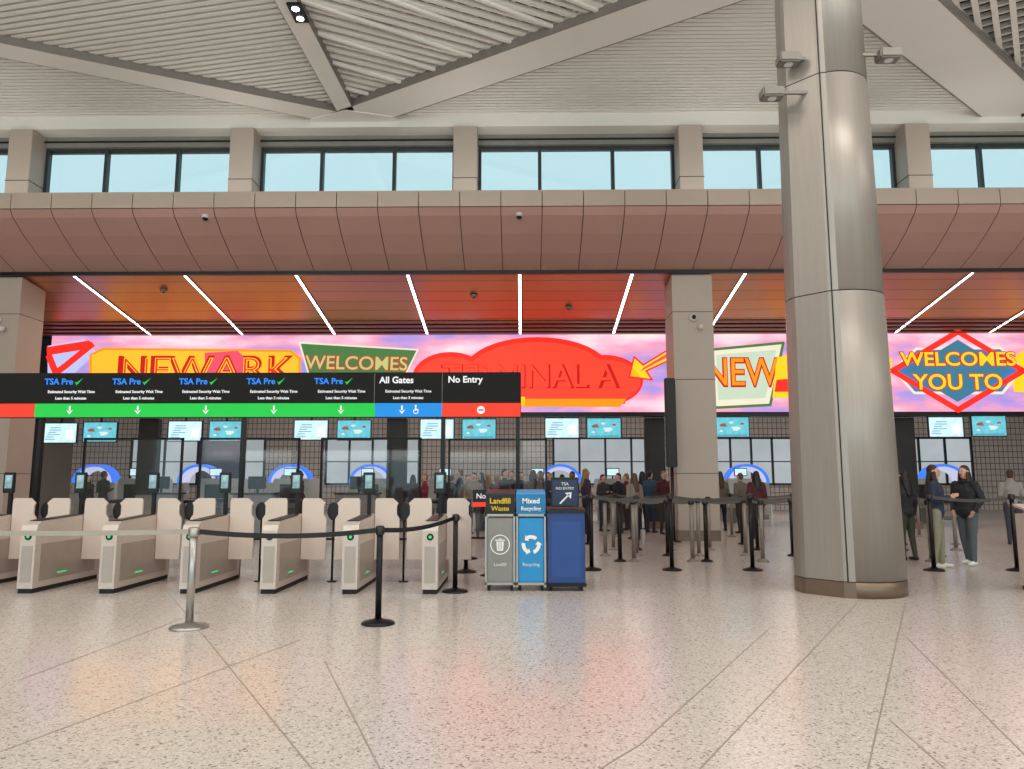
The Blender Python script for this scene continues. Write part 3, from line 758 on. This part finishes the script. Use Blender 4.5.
def segd(p,A,Bp,ra,rb):
    A=Vector(A);d=Vector(Bp)-A; t=max(0,min(1,(p-A).dot(d)/d.length_squared))
    r=(sum(ra)/2)*(1-t)+(sum(rb)/2)*t
    return (p-(A+d*t)).length-r
skin=M('skin','#cfa28a',.5); skin2=M('skin_dark','#8a5e45',.5)
def c2(r,k=1): return (r*k,r*k)
def person(label,x,y,h,ang,top,bot,hair,shoe='#222222',pose='down',stride=0.0,long=False,voxel=.013,sk=skin,puff=1.0,fine=True,group=None,wide=1.0):
    c=thing('person',label,'person',(x,y,0),ang,group)
    k=h/1.71
    tm=M('cloth_'+top,top,.8,bump=.2,scale=20); bmm=M('cloth_'+bot,bot,.8,bump=.1,scale=20); hm=M('hair_'+hair,hair,.55,var=.25,scale=30,stretch=(4,4,.5)); sm=M('shoe_'+shoe,shoe,.5)
    P=[]; ad=lambda A,Bp,ra,rb,tag:P.append((A,Bp,ra,rb,tag))
    f=puff
    ad((0,0,.92),(0,.0,1.06),(.15*f,.105*f),(.135*f,.1*f),'top'); ad((0,0,1.06),(0,0,1.27),(.135*f,.1*f),(.165*f,.115*f),'top'); ad((0,0,1.27),(0,.01,1.40),(.165*f,.11*f),(.13,.075),'top')
    ad((0,.012,1.42),(0,-.005,1.54),c2(.056),c2(.05),'skin')
    ad((0,.0,1.59),(0,-.008,1.625),(.074,.09),(.07,.088),'skin'); ad((0,-.04,1.535),(0,-.03,1.58),(.045,.045),(.06,.06),'skin')
    ad((0,-.098,1.61),(0,-.112,1.585),c2(.010),c2(.014),'skin')
    for sx in (-1,1): ad((sx*.076,.0,1.61),(sx*.078,.003,1.585),(.012,.02),(.01,.014),'skin')
    ad((-.02,-.092,1.548),(.02,-.092,1.548),c2(.009),c2(.009),'lip')
    for sx in (-1,1):
        st=stride*sx
        hip=(sx*.085,0,.9); kn=(sx*.1,-st*.35-.01,.49); an=(sx*.105,-st*.9+(.02),.1)
        ad(hip,kn,(.098*wide,.1),(.065*wide,.065),'bot'); ad(kn,an,c2(.062*wide),c2(.046*wide),'bot')
        ad((an[0],an[1]+.035,.045),(an[0]+sx*.015,an[1]-.14,.036),(.042,.04),(.042,.03),'shoe')
        sh=(sx*.175,0,1.375)
        if pose=='phone' or (pose=='one' and sx>0): el=(sx*.225,.02,1.12); wr=(sx*.11,-.21,1.17); hd=Vector((-sx*.35,-.8,.3))
        elif pose=='pocket': el=(sx*.26,.05,1.13); wr=(sx*.2,-.08,.95); hd=Vector((-sx*.4,-.3,-.8))
        else: el=(sx*.225,.03,1.11); wr=(sx*.235,-.03,.87); hd=Vector((0,-.12,-1))
        ad(sh,el,c2(.06*f),c2(.047*f),'top'); ad(el,wr,c2(.047*f),c2(.034*f),'top')
        hd.normalize(); W_=Vector(wr)
        side=hd.cross(Vector((sx,0,0))).normalized() if abs(hd.x)<.9 else Vector((0,0,1))
        palm=W_+hd*.085
        ad(wr,tuple(palm),(.026,.026),(.018,.036),'skin')
        if fine:
            for i,l in enumerate((.065,.078,.072,.055)):
                b0=palm+side*(.027-.018*i); m_=b0+hd*l*.55; inn=Vector((-sx,0,0))*.012
                ad(tuple(b0),tuple(m_),c2(.0095),c2(.009),'skin'); ad(tuple(m_),tuple(m_+hd*l*.45+inn),c2(.009),c2(.008),'skin')
            tb=W_+hd*.03+side*.02; ad(tuple(tb),tuple(tb+hd*.045+side*.03),c2(.012),c2(.009),'skin')
    sc=lambda q:tuple(v*k for v in q)
    P=[(sc(a),sc(b_),sc(ra),sc(rb),t) for a,b_,ra,rb,t in P]
    me=fuse(P,voxel)
    ms=[tm,bmm,sk,sm,M('lip','#a05a50',.5)]; idx={'top':0,'bot':1,'skin':2,'shoe':3,'lip':4}
    for m in ms: me.materials.append(m)
    for pl in me.polygons:
        p=pl.center; best=min(P,key=lambda q:segd(p,*q[:4])); t=best[4]
        pl.material_index=idx[t]; pl.use_smooth=True
    o=bpy.data.objects.new('body',me); COL.objects.link(o); o.parent=c
    Hh=[((0,.02,1.625),(0,.012,1.645),(.08,.088),(.078,.086),'h'),((0,.05,1.56),(0,.04,1.62),(.07,.05),(.078,.06),'h')]
    if long: Hh+=[((0,.05,1.58),(0,.085,1.42),(.085,.05),(.095,.045),'h'),((0,.085,1.42),(0,.125,1.24),(.095,.045),(.07,.03),'h'),((-.075,.0,1.58),(-.085,-.02,1.42),(.022,.05),(.02,.04),'h'),((.075,.0,1.58),(.085,-.02,1.42),(.022,.05),(.02,.04),'h')]
    Hh=[(sc(a),sc(b_),sc(ra),sc(rb),t) for a,b_,ra,rb,t in Hh]
    hme=fuse(Hh,max(voxel,.012)); hme.materials.append(hm)
    ho=bpy.data.objects.new('hair',hme); COL.objects.link(ho); ho.parent=c
    for sx in (-1,1): 
        q=B()
        q.sphere((sx*.03*k,-.092*k,1.612*k),(.011*k,.007*k,.007*k),M('eye','#181210',.2),8)
        q.obj('eye',c)
    if fine and pose in('pocket','down') :
        q=B(); q.lathe([(.152*f*k,.86*k),(.16*f*k,.9*k),(.15*f*k,1.0*k)],tm,28)
        for v in q.bm.verts: v.co.y*=.74
        q.obj('jacket_hem',c)
        q=B(); q.lathe([(.085*k,1.41*k),(.075*k,1.46*k),(.06*k,1.46*k)],tm,20); q.obj('collar',c)
    return c
g=atZ(940,568); g2_=atZ(971,565)
person('person with long dark hair in navy jacket and olive trousers',g.x,g.y,1.70,math.radians(55),'#2a3448','#8a8a74','#33221a','#d8d4cc','phone',.05,True,.012,puff=1.25,wide=1.12)
person('person with long dark hair in black puffer jacket and grey trousers',g2_.x,g2_.y,1.70,math.radians(-65),'#26282d','#566066','#3a281f','#f0ede6','pocket',.1,True,.012,puff=1.22,wide=1.15)
g3=atZ(912,561); person('person in dark coat and patterned trousers beside the column',g3.x,g3.y+.1,1.62,math.radians(200),'#2b282d','#3f4638','#1d1512','#222222','down',.04,True,.014,puff=1.1)
g4=atZ(1000,545); person('person in pale top waiting in the queue lane',g4.x+.35,g4.y,1.68,math.radians(150),'#98928e','#3c3c44','#3a2a20','#222222','phone',0,False,.02,fine=False)
cols=['#1e1e24','#26324c','#4f2028','#343436','#6b6258','#2c4a68','#3a2c42','#1a2624','#8a8078','#7a2a2e']
hairs=['#1a1310','#3a261a','#5a4030','#241a14','#8a6a4c']
crowd=[(413,20.2),(452,21),(468,20.2),(481,21.4),(497,20.6),(512,21.2),(533,18.6),(548,19.8),(562,18.9),(586,20.2),(603,21.3),(618,20.6),(634,18.5),(650,20.8),(664,20.2),(88,21.9),(104,22.0),(740,20.6),(756,18.6),(425,21.5),(300,21.4),(720,21.5),
 (460,22.2),(474,18.9),(489,22.0),(505,19.4),(521,20.8),(540,21.6),(572,21.2),(626,21.9),(642,22.0),(443,19.3)]
for i,(u,Y) in enumerate(crowd):
    p=atY(u,480,Y); tc=cols[(i*7+i//3)%10]
    person('distant traveller standing in the security queue' if i%2 else 'distant traveller with dark clothes waiting in line',p.x,Y,1.58+.2*random.random(),random.uniform(0,6.28) if i not in (6,8,18) else 3.3,tc,('#1e2028','#2c3448','#3a3632')[i%3],hairs[i%5],'#222222',('down','phone','pocket')[i%3],0,i%3==0,.026,skin if i%4 else skin2,fine=False,group='travellers in the queue',puff=1.1)
# ================= LIGHT =================
wd=bpy.data.worlds.new('world'); S.world=wd; wd.use_nodes=True
bg=wd.node_tree.nodes['Background']; bg.inputs[0].default_value=lin('#bfe2ea'); bg.inputs[1].default_value=1.15
def area(x,y,z,sx,sy,p,col=(1,.93,.87),rx=0):
    l=bpy.data.lights.new('area_lamp','AREA'); l.shape='RECTANGLE'; l.size=sx; l.size_y=sy; l.energy=p; l.color=col
    o=bpy.data.objects.new('area_lamp',l); COL.objects.link(o); o.location=(x,y,z); o.rotation_euler=(rx,0,0); return o
for x in (-15,-8,-1,6,13,20):
    for y in (1.5,7.5): area(x,y,10.3,2.5,1.2,105)
area(2,-6,6.0,40,7,1150,(1,.92,.85),math.radians(80))
for x in (-14,-3,8,19): area(x,5.5,7.5,7,3,300,(1,.95,.9),math.radians(180))  # unseen upward fill, added only to brighten the main ceiling
for x in (-13,-7,-1,5,11,17): area(x,17.0,8.2,3,.3,20,(1,.95,.88),math.radians(180))  # uplights added above the fascia ledge to lift the ceiling brightness
for x in (-12,-4,4,12): area(x,29,4.6,5,3,130)
for x in (-10,-2,6,14): area(x,20.3,6.0,3,.5,45,(1,.86,.76))
